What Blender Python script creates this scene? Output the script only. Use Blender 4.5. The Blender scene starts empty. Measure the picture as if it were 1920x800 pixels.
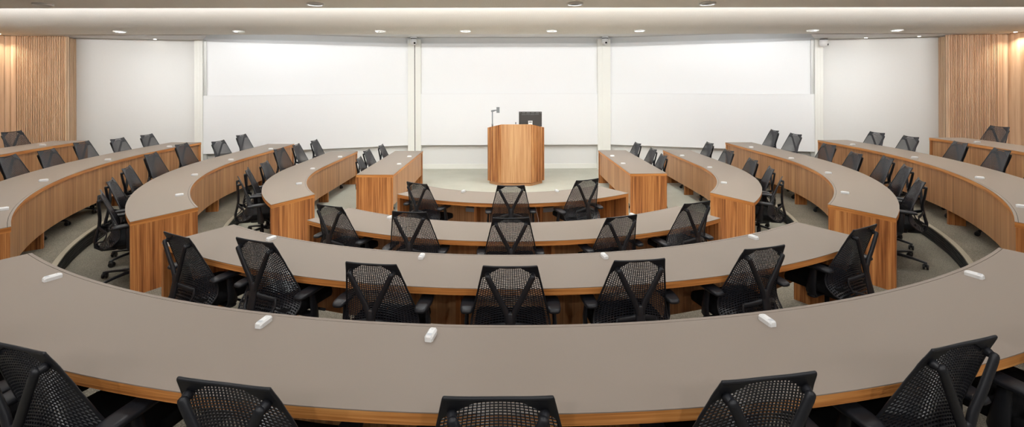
import bpy, math, random
from mathutils import Vector, Matrix
random.seed(7)
D = bpy.data
SC = bpy.context.scene
COL = SC.collection
PI = math.pi
rad = math.radians

# ------------------------------------------------------------------ dimensions (metres)
H_CAM = 2.264            # eye height above the floor at the front
YC = 8.503               # centre of all the curved rows
RR = {1: 2.068, 2: 3.462, 3: 4.874, 4: 6.267, 5: 7.55}     # inner edge of each desk row
ZF = {1: 0.0, 2: 0.0, 3: 0.173, 4: 0.350, 5: 0.525}        # floor of each row
DEP = 0.60               # desk depth
DH = 0.74                # desk height
ZCEIL = 3.30

# ------------------------------------------------------------------ materials
def mat(name):
    m = D.materials.new(name); m.use_nodes = True
    nt = m.node_tree; nt.nodes.clear()
    out = nt.nodes.new('ShaderNodeOutputMaterial')
    b = nt.nodes.new('ShaderNodeBsdfPrincipled')
    nt.links.new(b.outputs[0], out.inputs[0])
    return m, nt, b

def srgb(r, g, b):
    f = lambda c: (c/255/12.92) if c/255 <= .04045 else ((c/255+.055)/1.055)**2.4
    return (f(r), f(g), f(b), 1)

def plain(name, col, rough=.5, metal=0, bump=0, bscale=200, spec=.5):
    m, nt, b = mat(name)
    b.inputs['Roughness'].default_value = rough
    b.inputs['Metallic'].default_value = metal
    b.inputs['Specular IOR Level'].default_value = spec
    tc = nt.nodes.new('ShaderNodeTexCoord')
    n = nt.nodes.new('ShaderNodeTexNoise'); n.inputs['Scale'].default_value = bscale
    n.inputs['Detail'].default_value = 3
    nt.links.new(tc.outputs['Object'], n.inputs['Vector'])
    r = nt.nodes.new('ShaderNodeValToRGB')
    r.color_ramp.elements[0].position = .3; r.color_ramp.elements[1].position = .7
    r.color_ramp.elements[0].color = [c*.95 for c in col[:3]]+[1]
    r.color_ramp.elements[1].color = [min(1, c*1.04) for c in col[:3]]+[1]
    nt.links.new(n.outputs['Fac'], r.inputs[0]); nt.links.new(r.outputs[0], b.inputs['Base Color'])
    if bump:
        bp = nt.nodes.new('ShaderNodeBump'); bp.inputs['Strength'].default_value = bump
        bp.inputs['Distance'].default_value = .002
        nt.links.new(n.outputs['Fac'], bp.inputs['Height']); nt.links.new(bp.outputs[0], b.inputs['Normal'])
    return m

def wood(name, dark, mid, light, rough=.42, su=26., sv=.7, plank=5., contrast=1.0, plank_amt=.35):
    """grain runs along V of the UV map (metres)"""
    m, nt, b = mat(name); N = nt.nodes; Lk = nt.links
    b.inputs['Roughness'].default_value = rough
    b.inputs['Specular IOR Level'].default_value = .35
    uv = N.new('ShaderNodeUVMap'); uv.uv_map = 'UVMap'
    oi = N.new('ShaderNodeObjectInfo')
    add = N.new('ShaderNodeVectorMath'); add.operation = 'MULTIPLY_ADD'
    comb = N.new('ShaderNodeCombineXYZ')
    Lk.new(oi.outputs['Random'], comb.inputs[0]); Lk.new(oi.outputs['Random'], comb.inputs[1]); Lk.new(oi.outputs['Random'], comb.inputs[2])
    add.inputs[1].default_value = (7.3, 3.1, 5.7)
    Lk.new(comb.outputs[0], add.inputs[0]); Lk.new(uv.outputs[0], add.inputs[2])
    mp = N.new('ShaderNodeMapping'); mp.inputs['Scale'].default_value = (su, sv, 1)
    Lk.new(add.outputs[0], mp.inputs[0])
    n1 = N.new('ShaderNodeTexNoise'); n1.inputs['Scale'].default_value = 1; n1.inputs['Detail'].default_value = 5
    n1.inputs['Roughness'].default_value = .6; n1.inputs['Distortion'].default_value = .35
    Lk.new(mp.outputs[0], n1.inputs['Vector'])
    mp2 = N.new('ShaderNodeMapping'); mp2.inputs['Scale'].default_value = (su*5, sv*3, 1)
    Lk.new(add.outputs[0], mp2.inputs[0])
    n2 = N.new('ShaderNodeTexNoise'); n2.inputs['Scale'].default_value = 1; n2.inputs['Detail'].default_value = 2
    Lk.new(mp2.outputs[0], n2.inputs['Vector'])
    mx = N.new('ShaderNodeMath'); mx.operation = 'MULTIPLY_ADD'; mx.inputs[1].default_value = .25
    Lk.new(n2.outputs['Fac'], mx.inputs[0])
    sc = N.new('ShaderNodeMath'); sc.operation = 'MULTIPLY'; sc.inputs[1].default_value = .75
    Lk.new(n1.outputs['Fac'], sc.inputs[0]); Lk.new(sc.outputs[0], mx.inputs[2])
    # veneer leaves: strips of different tone
    mp3 = N.new('ShaderNodeMapping'); mp3.inputs['Scale'].default_value = (plank, .02, 1)
    Lk.new(add.outputs[0], mp3.inputs[0])
    n3 = N.new('ShaderNodeTexNoise'); n3.inputs['Scale'].default_value = 1; n3.inputs['Detail'].default_value = 1
    Lk.new(mp3.outputs[0], n3.inputs['Vector'])
    mx2 = N.new('ShaderNodeMath'); mx2.operation = 'MULTIPLY_ADD'; mx2.inputs[1].default_value = plank_amt
    Lk.new(n3.outputs['Fac'], mx2.inputs[0]); 
    sub = N.new('ShaderNodeMath'); sub.operation = 'SUBTRACT'; sub.inputs[1].default_value = plank_amt*.5
    Lk.new(mx.outputs[0], sub.inputs[0]); Lk.new(sub.outputs[0], mx2.inputs[2])
    rp = N.new('ShaderNodeValToRGB'); e = rp.color_ramp.elements
    w = .17/contrast
    e[0].position = .5-w; e[0].color = dark; e[1].position = .5+w; e[1].color = light
    k = e.new(.5); k.color = mid
    Lk.new(mx2.outputs[0], rp.inputs[0]); Lk.new(rp.outputs[0], b.inputs['Base Color'])
    bp = N.new('ShaderNodeBump'); bp.inputs['Strength'].default_value = .08; bp.inputs['Distance'].default_value = .001
    Lk.new(n2.outputs['Fac'], bp.inputs['Height']); Lk.new(bp.outputs[0], b.inputs['Normal'])
    return m

M = {}
M['walnut'] = wood('walnut_veneer', srgb(112, 64, 32), srgb(176, 114, 64), srgb(212, 152, 92), su=30, contrast=1.15)
M['modesty'] = wood('walnut_veneer_fine', srgb(130, 90, 58), srgb(178, 130, 89), srgb(206, 162, 118), su=34, contrast=.8, plank_amt=.3)
M['edge'] = wood('walnut_edge', srgb(138, 80, 36), srgb(198, 130, 68), srgb(224, 164, 98), su=60, sv=1.2, contrast=.9, plank_amt=.1)
M['lectern'] = wood('lectern_timber', srgb(146, 98, 62), srgb(184, 138, 96), srgb(208, 168, 124), su=20, plank=6, contrast=.75, plank_amt=.35)
M['lectern_dark'] = wood('lectern_battens', srgb(128, 76, 42), srgb(172, 116, 70), srgb(206, 156, 104), su=14, plank=30, contrast=1.1, plank_amt=.6)
M['slat'] = wood('slat_timber', srgb(184, 148, 118), srgb(210, 176, 145), srgb(228, 200, 170), su=16, plank=14, contrast=.9, plank_amt=.6)
M['laminate'] = plain('taupe_laminate', srgb(142, 130, 120), .5, bscale=900, spec=.22)
M['black'] = plain('black_plastic', srgb(29, 30, 35), .42, bscale=300, spec=.4)
M['blackmesh'] = plain('black_elastomer', srgb(32, 34, 41), .33, bscale=300, spec=.5)
M['seatfab'] = plain('black_fabric', srgb(20, 20, 22), .9, bump=.3, bscale=700, spec=.2)
M['caster'] = plain('caster_plastic', srgb(22, 22, 24), .35, bscale=300)
M['steel'] = plain('gas_lift_steel', srgb(60, 60, 62), .3, metal=.8)
M['white'] = plain('white_plastic', srgb(236, 236, 236), .35, bscale=400)
M['whitegrey'] = plain('pale_grey_plastic', srgb(196, 199, 205), .4, bscale=400)
M['paint'] = plain('white_wall_paint', srgb(230, 230, 228), .8, bump=.05, bscale=400, spec=.2)
M['board'] = plain('whiteboard_enamel', srgb(243, 244, 245), .3, bscale=900, spec=.35)
M['cream'] = plain('cream_board_frame', srgb(240, 240, 234), .5, bscale=200)
M['alu'] = plain('satin_aluminium_frame', srgb(205, 206, 204), .4, metal=.3)
M['dark'] = plain('dark_gap', srgb(45, 42, 40), .8)
M['trimblack'] = plain('black_ribbed_rubber', srgb(26, 27, 27), .6, bscale=200)
M['nosing'] = plain('beige_step_nosing', srgb(166, 157, 138), .7, bump=.1, bscale=300)
M['greybox'] = plain('grey_outlet_box', srgb(140, 146, 156), .45)
M['docgrey'] = plain('grey_document_camera', srgb(120, 123, 125), .4)
M['monitor'] = plain('dark_monitor_plastic', srgb(48, 45, 43), .45)
M['lens'] = plain('black_lens', srgb(8, 8, 9), .12)
M['ceilwhite'] = plain('white_ceiling_paint', srgb(226, 226, 226), .85, spec=.2)

def carpet(name, c0, c1):
    m, nt, b = mat(name); N = nt.nodes; Lk = nt.links
    b.inputs['Roughness'].default_value = .95; b.inputs['Specular IOR Level'].default_value = .1
    tc = N.new('ShaderNodeTexCoord')
    n = N.new('ShaderNodeTexNoise'); n.inputs['Scale'].default_value = 210; n.inputs['Detail'].default_value = 3
    Lk.new(tc.outputs['Object'], n.inputs['Vector'])
    n2 = N.new('ShaderNodeTexNoise'); n2.inputs['Scale'].default_value = 2.2; n2.inputs['Detail'].default_value = 4
    Lk.new(tc.outputs['Object'], n2.inputs['Vector'])
    r = N.new('ShaderNodeValToRGB'); e = r.color_ramp.elements
    e[0].position = .36; e[0].color = c0; e[1].position = .66; e[1].color = c1
    mx = N.new('ShaderNodeMath'); mx.operation = 'MULTIPLY_ADD'; mx.inputs[1].default_value = .18
    Lk.new(n2.outputs['Fac'], mx.inputs[0])
    s = N.new('ShaderNodeMath'); s.operation = 'SUBTRACT'; s.inputs[1].default_value = .09
    Lk.new(n.outputs['Fac'], s.inputs[0]); Lk.new(s.outputs[0], mx.inputs[2])
    Lk.new(mx.outputs[0], r.inputs[0]); Lk.new(r.outputs[0], b.inputs['Base Color'])
    bp = N.new('ShaderNodeBump'); bp.inputs['Strength'].default_value = .5; bp.inputs['Distance'].default_value = .004
    Lk.new(n.outputs['Fac'], bp.inputs['Height']); Lk.new(bp.outputs[0], b.inputs['Normal'])
    return m
M['carpet'] = carpet('speckled_carpet', srgb(92, 87, 77), srgb(154, 148, 134))  # same carpet as the front floor, toned down for the shaded tiers
M['litcarpet'] = carpet('carpet_painted_lit', srgb(170, 168, 154), srgb(206, 205, 192))  # same carpet again, front light painted in as a paler tone

def perforated(name, col, pitch=.017):
    """acoustic ceiling panel with rows of small holes"""
    m, nt, b = mat(name); N = nt.nodes; Lk = nt.links
    b.inputs['Roughness'].default_value = .85; b.inputs['Specular IOR Level'].default_value = .15
    uv = N.new('ShaderNodeUVMap'); uv.uv_map = 'UVMap'
    sc = N.new('ShaderNodeVectorMath'); sc.operation = 'SCALE'; sc.inputs['Scale'].default_value = 1/pitch
    Lk.new(uv.outputs[0], sc.inputs[0])
    fr = N.new('ShaderNodeVectorMath'); fr.operation = 'FRACTION'; Lk.new(sc.outputs[0], fr.inputs[0])
    sb = N.new('ShaderNodeVectorMath'); sb.operation = 'SUBTRACT'; sb.inputs[1].default_value = (.5, .5, 0)
    Lk.new(fr.outputs[0], sb.inputs[0])
    ln = N.new('ShaderNodeVectorMath'); ln.operation = 'LENGTH'; Lk.new(sb.outputs[0], ln.inputs[0])
    lt = N.new('ShaderNodeMath'); lt.operation = 'LESS_THAN'; lt.inputs[1].default_value = .24
    Lk.new(ln.outputs['Value'], lt.inputs[0])
    mix = N.new('ShaderNodeMix'); mix.data_type = 'RGBA'
    mix.inputs['A'].default_value = col; mix.inputs['B'].default_value = [c*.7 for c in col[:3]]+[1]
    Lk.new(lt.outputs[0], mix.inputs['Factor']); Lk.new(mix.outputs['Result'], b.inputs['Base Color'])
    return m
M['perf'] = perforated('perforated_beige_ceiling', srgb(240, 237, 231))

def emit(name, col, s):
    m = D.materials.new(name); m.use_nodes = True; nt = m.node_tree; nt.nodes.clear()
    o = nt.nodes.new('ShaderNodeOutputMaterial'); e = nt.nodes.new('ShaderNodeEmission')
    e.inputs[0].default_value = col; e.inputs[1].default_value = s
    nt.links.new(e.outputs[0], o.inputs[0]); return m
M['led'] = emit('led_strip', (1, .985, .96, 1), 330)
M['lamp'] = emit('downlight_lamp', (1, .93, .82, 1), 12)

# ------------------------------------------------------------------ mesh builder
class MB:
    def __init__(s): s.v = []; s.f = []; s.uv = []; s.sm = []
    def face(s, pts, uvs=None, smooth=False):
        i = len(s.v); s.v += [tuple(p) for p in pts]; s.f.append(list(range(i, i+len(pts))))
        s.uv.append(uvs); s.sm.append(smooth)
    def grid(s, rows, closed_u=False, closed_v=False, smooth=True, uvf=None):
        """rows: list of lists of points (shared vertices)"""
        i0 = len(s.v); n = len(rows); m = len(rows[0])
        for r in rows: s.v += [tuple(p) for p in r]
        for i in range(n if closed_v else n-1):
            for j in range(m if closed_u else m-1):
                a = i0+i*m+j; b = i0+i*m+(j+1) % m; c = i0+((i+1) % n)*m+(j+1) % m; d = i0+((i+1) % n)*m+j
                s.f.append([a, b, c, d]); s.sm.append(smooth)
                s.uv.append([uvf(i, j), uvf(i, j+1), uvf(i+1, j+1), uvf(i+1, j)] if uvf else None)
        return i0
    def cap(s, idx, smooth=False):
        s.f.append(list(idx)); s.uv.append(None); s.sm.append(smooth)
    def box(s, x0, x1, y0, y1, z0, z1, M4=None, grain='z'):
        P = [(x, y, z) for z in (z0, z1) for y in (y0, y1) for x in (x0, x1)]
        if M4 is not None: P = [M4 @ Vector(p) for p in P]
        i = len(s.v); s.v += [tuple(p) for p in P]
        L = [(x, y, z) for z in (z0, z1) for y in (y0, y1) for x in (x0, x1)]
        for f in ((0, 2, 3, 1), (4, 5, 7, 6), (0, 1, 5, 4), (2, 6, 7, 3), (0, 4, 6, 2), (1, 3, 7, 5)):
            s.f.append([i+k for k in f]); s.sm.append(False)
            q = [L[k] for k in f]
            nx = len({round(p[0], 6) for p in q}) == 1; ny = len({round(p[1], 6) for p in q}) == 1
            if nx: uv = [(p[1], p[2]) for p in q]
            elif ny: uv = [(p[0], p[2]) for p in q]
            else: uv = [(p[0], p[1]) for p in q]
            if grain == 'x': uv = [(b, a) for a, b in uv]
            s.uv.append(uv)
    def tube(s, pts, rx, rz=None, n=10, side=(1, 0, 0), caps=True):
        """swept elliptical section; rx along 'side', rz along the other normal"""
        rz = rz or rx; pts = [Vector(p) for p in pts]; rows = []
        sd = Vector(side).normalized()
        N = len(pts)
        rxs = rx if isinstance(rx, (list, tuple)) else [rx]*N
        rzs = rz if isinstance(rz, (list, tuple)) else [rz]*N
        frames = []
        for i, p in enumerate(pts):
            t = (pts[min(i+1, N-1)]-pts[max(i-1, 0)]).normalized()
            a = (sd - t*sd.dot(t))
            if a.length < 1e-4: a = t.orthogonal()
            a.normalize(); b = t.cross(a).normalized(); frames.append((p, a, b, t))
        seq = []
        if caps:
            p, a, b, t = frames[0]; r = min(rxs[0], rzs[0])
            for k in (1., .75, .4): seq.append((p-t*r*math.sin(k*PI/2)*.9, a, b, rxs[0]*max(.08, math.cos(k*PI/2)), rzs[0]*max(.08, math.cos(k*PI/2))))
        for i, (p, a, b, t) in enumerate(frames): seq.append((p, a, b, rxs[i], rzs[i]))
        if caps:
            p, a, b, t = frames[-1]; r = min(rxs[-1], rzs[-1])
            for k in (.4, .75, 1.): seq.append((p+t*r*math.sin(k*PI/2)*.9, a, b, rxs[-1]*max(.08, math.cos(k*PI/2)), rzs[-1]*max(.08, math.cos(k*PI/2))))
        for p, a, b, r1, r2 in seq:
            rows.append([p+a*r1*math.cos(2*PI*j/n)+b*r2*math.sin(2*PI*j/n) for j in range(n)])
        i0 = s.grid(rows, closed_u=True)
        s.cap([i0+j for j in range(n)][::-1]); k = i0+(len(rows)-1)*n; s.cap([k+j for j in range(n)])
    def lathe(s, prof, n=20, origin=(0, 0, 0), M4=None):
        ox, oy, oz = origin; rows = []
        for r, z in prof:
            row = [Vector((ox+r*math.cos(2*PI*j/n), oy+r*math.sin(2*PI*j/n), oz+z)) for j in range(n)]
            if M4 is not None: row = [M4 @ p for p in row]
            rows.append(row)
        i0 = s.grid(rows, closed_u=True)
        if prof[0][0] > 1e-5: s.cap([i0+j for j in range(n)][::-1])
        if prof[-1][0] > 1e-5:
            k = i0+(len(rows)-1)*n; s.cap([k+j for j in range(n)])
    def roundbox(s, cx, cy, cz, hx, hy, hz, p=4., n=24, m=10, fy=None):
        """superellipsoid cushion"""
        def sg(c, e): return math.copysign(abs(c)**e, c)
        rows = []
        for i in range(m+1):
            t = -PI/2+PI*i/m; row = []
            for j in range(n):
                a = 2*PI*j/n
                x = sg(math.cos(t), 2/p)*sg(math.cos(a), 2/p); y = sg(math.cos(t), 2/p)*sg(math.sin(a), 2/p); z = sg(math.sin(t), 2/p)
                P = Vector((cx+hx*x, cy+hy*y, cz+hz*z))
                if fy: P = fy(P, x, y, z)
                row.append(P)
            rows.append(row)
        s.grid(rows, closed_u=True)
    def strip(s, pairs, w0, w1, z0, z1, grain='z', cap=True):
        """closed prism that follows a desk outline; pairs = [(inner, outer)], w measured from the inner edge"""
        A = []; B = []; L = [0.]
        for pin, pout in pairs:
            d = (pout-pin); l = d.length; u = d/l
            A.append(pin+u*w0); B.append(pin+u*(w1 if w1 < DEPTHS else l))
        for i in range(1, len(A)): L.append(L[-1]+(((A[i]+B[i])-(A[i-1]+B[i-1]))*.5).length)
        n = len(A); q = lambda P, z: (P.x, P.y, z)
        for i in range(n-1):
            l0, l1 = L[i], L[i+1]; wA, wB = w0, w0+(B[i]-A[i]).length
            if grain == 'z':
                us = [(l0, z0), (l1, z0), (l1, z1), (l0, z1)]
            else:
                us = [(z0, l0), (z0, l1), (z1, l1), (z1, l0)]
            s.face([q(A[i], z0), q(A[i+1], z0), q(A[i+1], z1), q(A[i], z1)][::-1], us[::-1], False)
            s.face([q(B[i], z0), q(B[i+1], z0), q(B[i+1], z1), q(B[i], z1)], us, False)
            ut = [(wA, l0), (wA, l1), (wB, l1), (wB, l0)]
            s.face([q(A[i], z1), q(A[i+1], z1), q(B[i+1], z1), q(B[i], z1)][::-1], ut[::-1])
            s.face([q(A[i], z0), q(A[i+1], z0), q(B[i+1], z0), q(B[i], z0)], ut)
        for i, fl in ((0, 1), (n-1, 0)):
            w = (B[i]-A[i]).length
            uv = [(0, z0), (w, z0), (w, z1), (0, z1)] if grain == 'z' else [(z0, 0), (z0, w), (z1, w), (z1, 0)]
            P = [q(A[i], z0), q(B[i], z0), q(B[i], z1), q(A[i], z1)]
            s.face(P if fl else P[::-1], uv if fl else uv[::-1])
    def build(s, name, m, parent=None, loc=None, weld=False):
        me = D.meshes.new(name); me.from_pydata(s.v, [], s.f); 
        uvl = me.uv_layers.new(name='UVMap'); k = 0
        for fi, f in enumerate(s.f):
            uv = s.uv[fi]
            if uv is None:
                P = [Vector(s.v[i]) for i in f]
                nrm = (P[1]-P[0]).cross(P[2]-P[0]); ax = max(range(3), key=lambda a: abs(nrm[a]))
                uv = [((p.y, p.z) if ax == 0 else (p.x, p.z) if ax == 1 else (p.x, p.y)) for p in P]
            for c in uv: uvl.data[k].uv = c; k += 1
        me.polygons.foreach_set('use_smooth', s.sm)
        me.materials.append(m); me.validate(); me.update()
        o = D.objects.new(name, me); COL.objects.link(o)
        if parent is not None: o.parent = parent
        if loc is not None: o.location = loc
        return o
DEPTHS = 50.   # a w1 of FULL means "to the outer edge"
FULL = 99.

def thing(name, label, cat, loc=(0, 0, 0), rz=0, group=None):
    o = D.objects.new(name, None); COL.objects.link(o); o.location = loc; o.rotation_euler = (0, 0, rz)
    o.empty_display_size = .1
    return tag(o, label, cat, group)
def tag(o, label, cat, group=None):
    o['label'] = label; o['category'] = cat
    if group: o['group'] = group
    return o
def struct(o, label=None, cat=None):
    o['kind'] = 'structure'
    if label: o['label'] = label
    if cat: o['category'] = cat
    return o
def P2(x, y): return Vector((x, y))

# ------------------------------------------------------------------ the swivel chair (built once, then copied)
def smooth_interp(tab, z):
    if z >= tab[0][0]: return tab[0][1]
    for (za, a), (zb, b) in zip(tab, tab[1:]):
        if zb <= z <= za:
            t = (za-z)/(za-zb); t = t*t*(3-2*t)*.12+t*.88
            return a+(b-a)*t
    return tab[-1][1]
HW = [(.965, .164), (.90, .178), (.80, .2), (.70, .223), (.62, .240), (.56, .252), (.50, .259), (.465, .256), (.438, .243), (.422, .20), (.41, .15)]
YP = [(.965, -.270), (.90, -.254), (.80, -.226), (.70, -.198), (.62, -.184), (.56, -.188), (.50, -.208), (.45, -.243), (.41, -.285)]
WR = [(.965, -.012), (.90, .004), (.80, .018), (.70, .032), (.60, .058), (.52, .070), (.46, .055), (.41, .03)]
def bk(u, z):
    return Vector((u*smooth_interp(HW, z), smooth_interp(YP, z)+smooth_interp(WR, z)*u*u, z))

def chair_meshes():
    ms = {}
    # --- lattice of the backrest
    NU, NV = 26, 36
    def row_z(v): return .946-(.946-.425)*(.66*v+.34*v*v)
    def drop(v): return .022+.085*min(1, v/.55) if v < .62 else .107*(1-(v-.62)/.38*.85)
    def S(u, v, off=0.):
        z = max(.41, row_z(v)-drop(v)*u*u)
        p = bk(u, z)
        p.y += off
        return p
    mb = MB(); T = .0045
    uu = [-.985+1.97*i/NU for i in range(NU+1)]
    vv = [(j/NV) for j in range(NV+1)]
    base = {}
    def vert(p):
        mb.v.append(tuple(p)); return len(mb.v)-1
    for side, off in ((0, 0.), (1, T)):
        for j, v in enumerate(vv):
            for i, u in enumerate(uu): base[(side, i, j)] = vert(S(u, v, off))
    for j in range(NV):
        v0, v1 = vv[j], vv[j+1]
        mv = .17 if v0 > .35 else .18
        muf = .10 if v0 > .45 else .14
        for i in range(NU):
            u0, u1 = uu[i], uu[i+1]
            hu0, hu1 = u0+(u1-u0)*muf, u1-(u1-u0)*muf
            hv0, hv1 = v0+(v1-v0)*mv, v1-(v1-v0)*mv
            h = []
            for off in (0., T):
                h.append([vert(S(hu0, hv0, off)), vert(S(hu1, hv0, off)), vert(S(hu1, hv1, off)), vert(S(hu0, hv1, off))])
            for side in (0, 1):
                c = [base[(side, i, j)], base[(side, i+1, j)], base[(side, i+1, j+1)], base[(side, i, j+1)]]; q = h[side]
                for k in range(4):
                    f = [c[k], c[(k+1) % 4], q[(k+1) % 4], q[k]]
                    mb.f.append(f if side == 0 else f[::-1]); mb.uv.append(None); mb.sm.append(False)
            for k in range(4):
                mb.f.append([h[0][k], h[0][(k+1) % 4], h[1][(k+1) % 4], h[1][k]]); mb.uv.append(None); mb.sm.append(False)
    ms['backrest'] = (mb, 'blackmesh')
    # --- rim and the two solid ears at the top corners
    mb = MB()
    zs = [.963-.553*i/26 for i in range(27)]
    for sgn in (-1, 1):
        mb.tube([bk(sgn, z)+Vector((0, .002, 0)) for z in zs], .0065, .006, n=8)
    top = [Vector((u*.164, bk(u, .963).y+.001, .966-.010*(1-abs(u)**2.6))) for u in [-1+2*i/16 for i in range(17)]]
    mb.tube(top, .006, .0075, n=8, side=(0, 1, 0))
    bot = [bk(u, .412+.0*u)+Vector((0, .002, 0)) for u in [-1+2*i/10 for i in range(11)]]
    mb.tube(bot, .008, .010, n=8, side=(0, 1, 0))
    for sgn in (-1, 1):      # ear: curved triangular plate
        rows = []
        for a in range(7):
            t = a/6; row = []
            z = .962-.088*t
            for b in range(7):
                w = b/6; inner = 1-(.60*(1-t)**1.25+.02)
                u = sgn*(1-(1-inner)*w)
                q = bk(u, z); q.z = z-.010*(1-abs(u)**2.6)*(1-t); row.append(q)
            rows.append(row)
        f = [[p+Vector((0, -.004, 0)) for p in r] for r in rows]; g = [[p+Vector((0, .007, 0)) for p in r] for r in rows]
        mb.grid(f if sgn > 0 else [r[::-1] for r in f]); mb.grid([r[::-1] for r in g] if sgn > 0 else g)
        loop = lambda G: G[0]+[r[-1] for r in G[1:]]+G[-1][::-1][1:]+[r[0] for r in G[1:-1]][::-1]
        mb.grid([loop(f), loop(g)], closed_u=True)
    ms['back_frame'] = (mb, 'black')
    # --- Y-shaped tower behind the back
    mb = MB()
    stem = [(0, -.07, .375), (0, -.17, .368), (0, -.262, .376), (0, -.312, .412), (0, -.318, .48), (0, -.300, .56), (0, -.288, .62), (0, -.282, .672)]
    mb.tube(stem, [.045, .043, .040, .037, .034, .032, .032, .034], [.022, .022, .022, .020, .017, .015, .015, .015], n=12)
    for sgn in (-1, 1):
        br = [(sgn*.012, -.287, .625), (sgn*.018, -.283, .665), (sgn*.040, -.282, .715), (sgn*.073, -.287, .775), (sgn*.106, -.290, .84), (sgn*.131, -.292, .890), (sgn*.138, -.291, .906)]
        mb.tube(br, [.018, .0195, .0195, .0190, .0185, .018, .0175], [.014, .0145, .0145, .014, .0135, .013, .013], n=12, side=(1, 0, -.4))
        mb.tube([(sgn*.138, -.291, .900), (sgn*.140, -.280, .904), (sgn*.141, -.268, .907)], [.015, .014, .018], n=10)
    ms['support_tower'] = (mb, 'black')
    # --- lumbar bow
    mb = MB()
    pts = []
    for i in range(15):
        a = -1+2*i/14
        pts.append((a*.128, -.290+.062*abs(a)**1.7, .612-.050*abs(a)**1.4))
    mb.tube(pts, .017, .006, n=8, side=(0, .15, 1))
    for sgn in (-1, 1):
        mb.tube([(sgn*.128, -.228, .565), (sgn*.134, -.232, .53), (sgn*.126, -.252, .485), (sgn*.05, -.308, .462)], .012, .007, n=8)
    ms['lumbar_support'] = (mb, 'black')
    # --- seat
    mb = MB()
    def fy(P, x, y, z):
        P.z += -.030*max(0, y-.45)**2*3 + .012*(x*x)*(1 if z > 0 else .3)
        return P
    mb.roundbox(0, .02, .455, .245, .235, .040, p=5, n=32, m=10, fy=fy)
    ms['seat'] = (mb, 'seatfab')
    # --- mechanism
    mb = MB()
    mb.roundbox(0, 0., .385, .10, .15, .034, p=6, n=20, m=6)
    mb.tube([(-.27, -.03, .395), (-.14, -.02, .385), (.14, -.02, .385), (.27, -.03, .395)], .035, .014, n=8, side=(0, 1, 0))
    mb.tube([(.10, .06, .38), (.20, .08, .375), (.26, .09, .372)], .010, n=8, side=(0, 1, 0))
    ms['tilt_mechanism'] = (mb, 'black')
    # --- arm posts and pads
    for sgn, key in ((-1, 'l'), (1, 'r')):
        mb = MB()
        mb.tube([(sgn*.255, -.03, .395), (sgn*.284, -.035, .43), (sgn*.294, -.045, .50), (sgn*.288, -.055, .58), (sgn*.284, -.06, .63)],
                [.040, .040, .034, .027, .024], [.014, .015, .014, .013, .013], n=10, side=(0, 1, 0))
        ms['armrest_'+key] = (mb, 'black')
        mb = MB()
        def fp(P, x, y, z, sgn=sgn):
            P.x += -sgn*.018*max(0, y); P.z += -.008*y*y
            return P
        mb.roundbox(sgn*.280, -.060, .645, .046, .135, .016, p=4, n=24, m=8, fy=fp)
        ms['arm_pad_'+key] = (mb, 'black')
    # --- gas lift
    mb = MB()
    mb.lathe([(.026, .09), (.026, .24), (.0175, .245), (.0175, .385)], n=16)
    ms['gas_lift'] = (mb, 'steel')
    # --- five star base
    mb = MB()
    mb.lathe([(.030, .055), (.046, .062), (.048, .105), (.036, .122), (.028, .122)], n=20)
    for k in range(5):
        a = 2*PI*k/5+PI/2; c, s_ = math.cos(a), math.sin(a)
        pts = [(c*r, s_*r, z) for r, z in ((.03, .088), (.10, .092), (.20, .086), (.29, .074), (.322, .068))]
        mb.tube(pts, [.026, .024, .020, .017, .016], [.020, .018, .014, .012, .011], n=10, side=(-s_, c, 0))
    ms['star_base'] = (mb, 'black')
    # --- one caster (twin wheels), origin at the base spoke end
    mb = MB()
    for sg in (-1, 1):
        X = Matrix.Rotation(PI/2, 4, 'Y'); 
        mb.lathe([(.006, -.010), (.024, -.010), (.0285, -.006), (.0285, .006), (.024, .010), (.006, .010)], n=18, M4=Matrix.Translation((sg*.0165, -.014, .0285)) @ X)
    mb.tube([(-.02, -.014, .0285), (.02, -.014, .0285)], .006, n=8, side=(0, 0, 1))
    mb.lathe([(.0085, .03), (.0085, .070)], n=10)
    mb.roundbox(0, -.006, .050, .014, .024, .016, p=4, n=12, m=6)
    ms['caster'] = (mb, 'caster')
    return ms

def make_chair():
    root = thing('swivel_chair', 'x', 'chair', group='swivel chairs at the curved desks')
    ms = chair_meshes()
    def b(key, name, parent): mb, m = ms[key]; return mb.build(name, M[m], parent)
    up = []
    seat = b('seat', 'seat', root); up.append(seat)
    bkr = b('backrest', 'backrest', root); up.append(bkr)
    fr = b('back_frame', 'back_frame', root); up.append(fr)
    up.append(b('support_tower', 'support_tower', root)); up.append(b('lumbar_support', 'lumbar_support', root))
    up.append(b('tilt_mechanism', 'tilt_mechanism', root))
    for k in 'lr':
        a = b('armrest_'+k, 'armrest', root); b('arm_pad_'+k, 'arm_pad', a)
    b('gas_lift', 'gas_lift', root)
    sb = b('star_base', 'star_base', root)
    c0 = None
    for k in range(5):
        a = 2*PI*k/5+PI/2
        if c0 is None: c = b('caster', 'caster', sb); c0 = c
        else: c = c0.copy(); COL.objects.link(c); c.parent = sb
        c.location = (.318*math.cos(a), .318*math.sin(a), 0); c.rotation_euler = (0, 0, a+[1.1, 2.4, .3, 3.6, 5.0][k])
    for o in up: o['lifts'] = 1
    return root

def copy_tree(o, parent=None):
    c = o.copy(); COL.objects.link(c)
    if parent is not None: c.parent = parent
    for ch in list(o.children): copy_tree(ch, c)
    return c

chair0 = make_chair(); chair_used = [False]
PRIST = None
def place_chair(x, y, z, yaw, lift, label, spin):
    global PRIST
    o = copy_tree(chair0)
    o.location = (x, y, z); o.rotation_euler = (0, 0, rad(yaw)); o['label'] = label
    for ch in o.children:
        if 'lifts' in ch: ch.location.z = lift
        if ch.name.startswith('star_base'): ch.rotation_euler.z = spin
    return o

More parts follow.
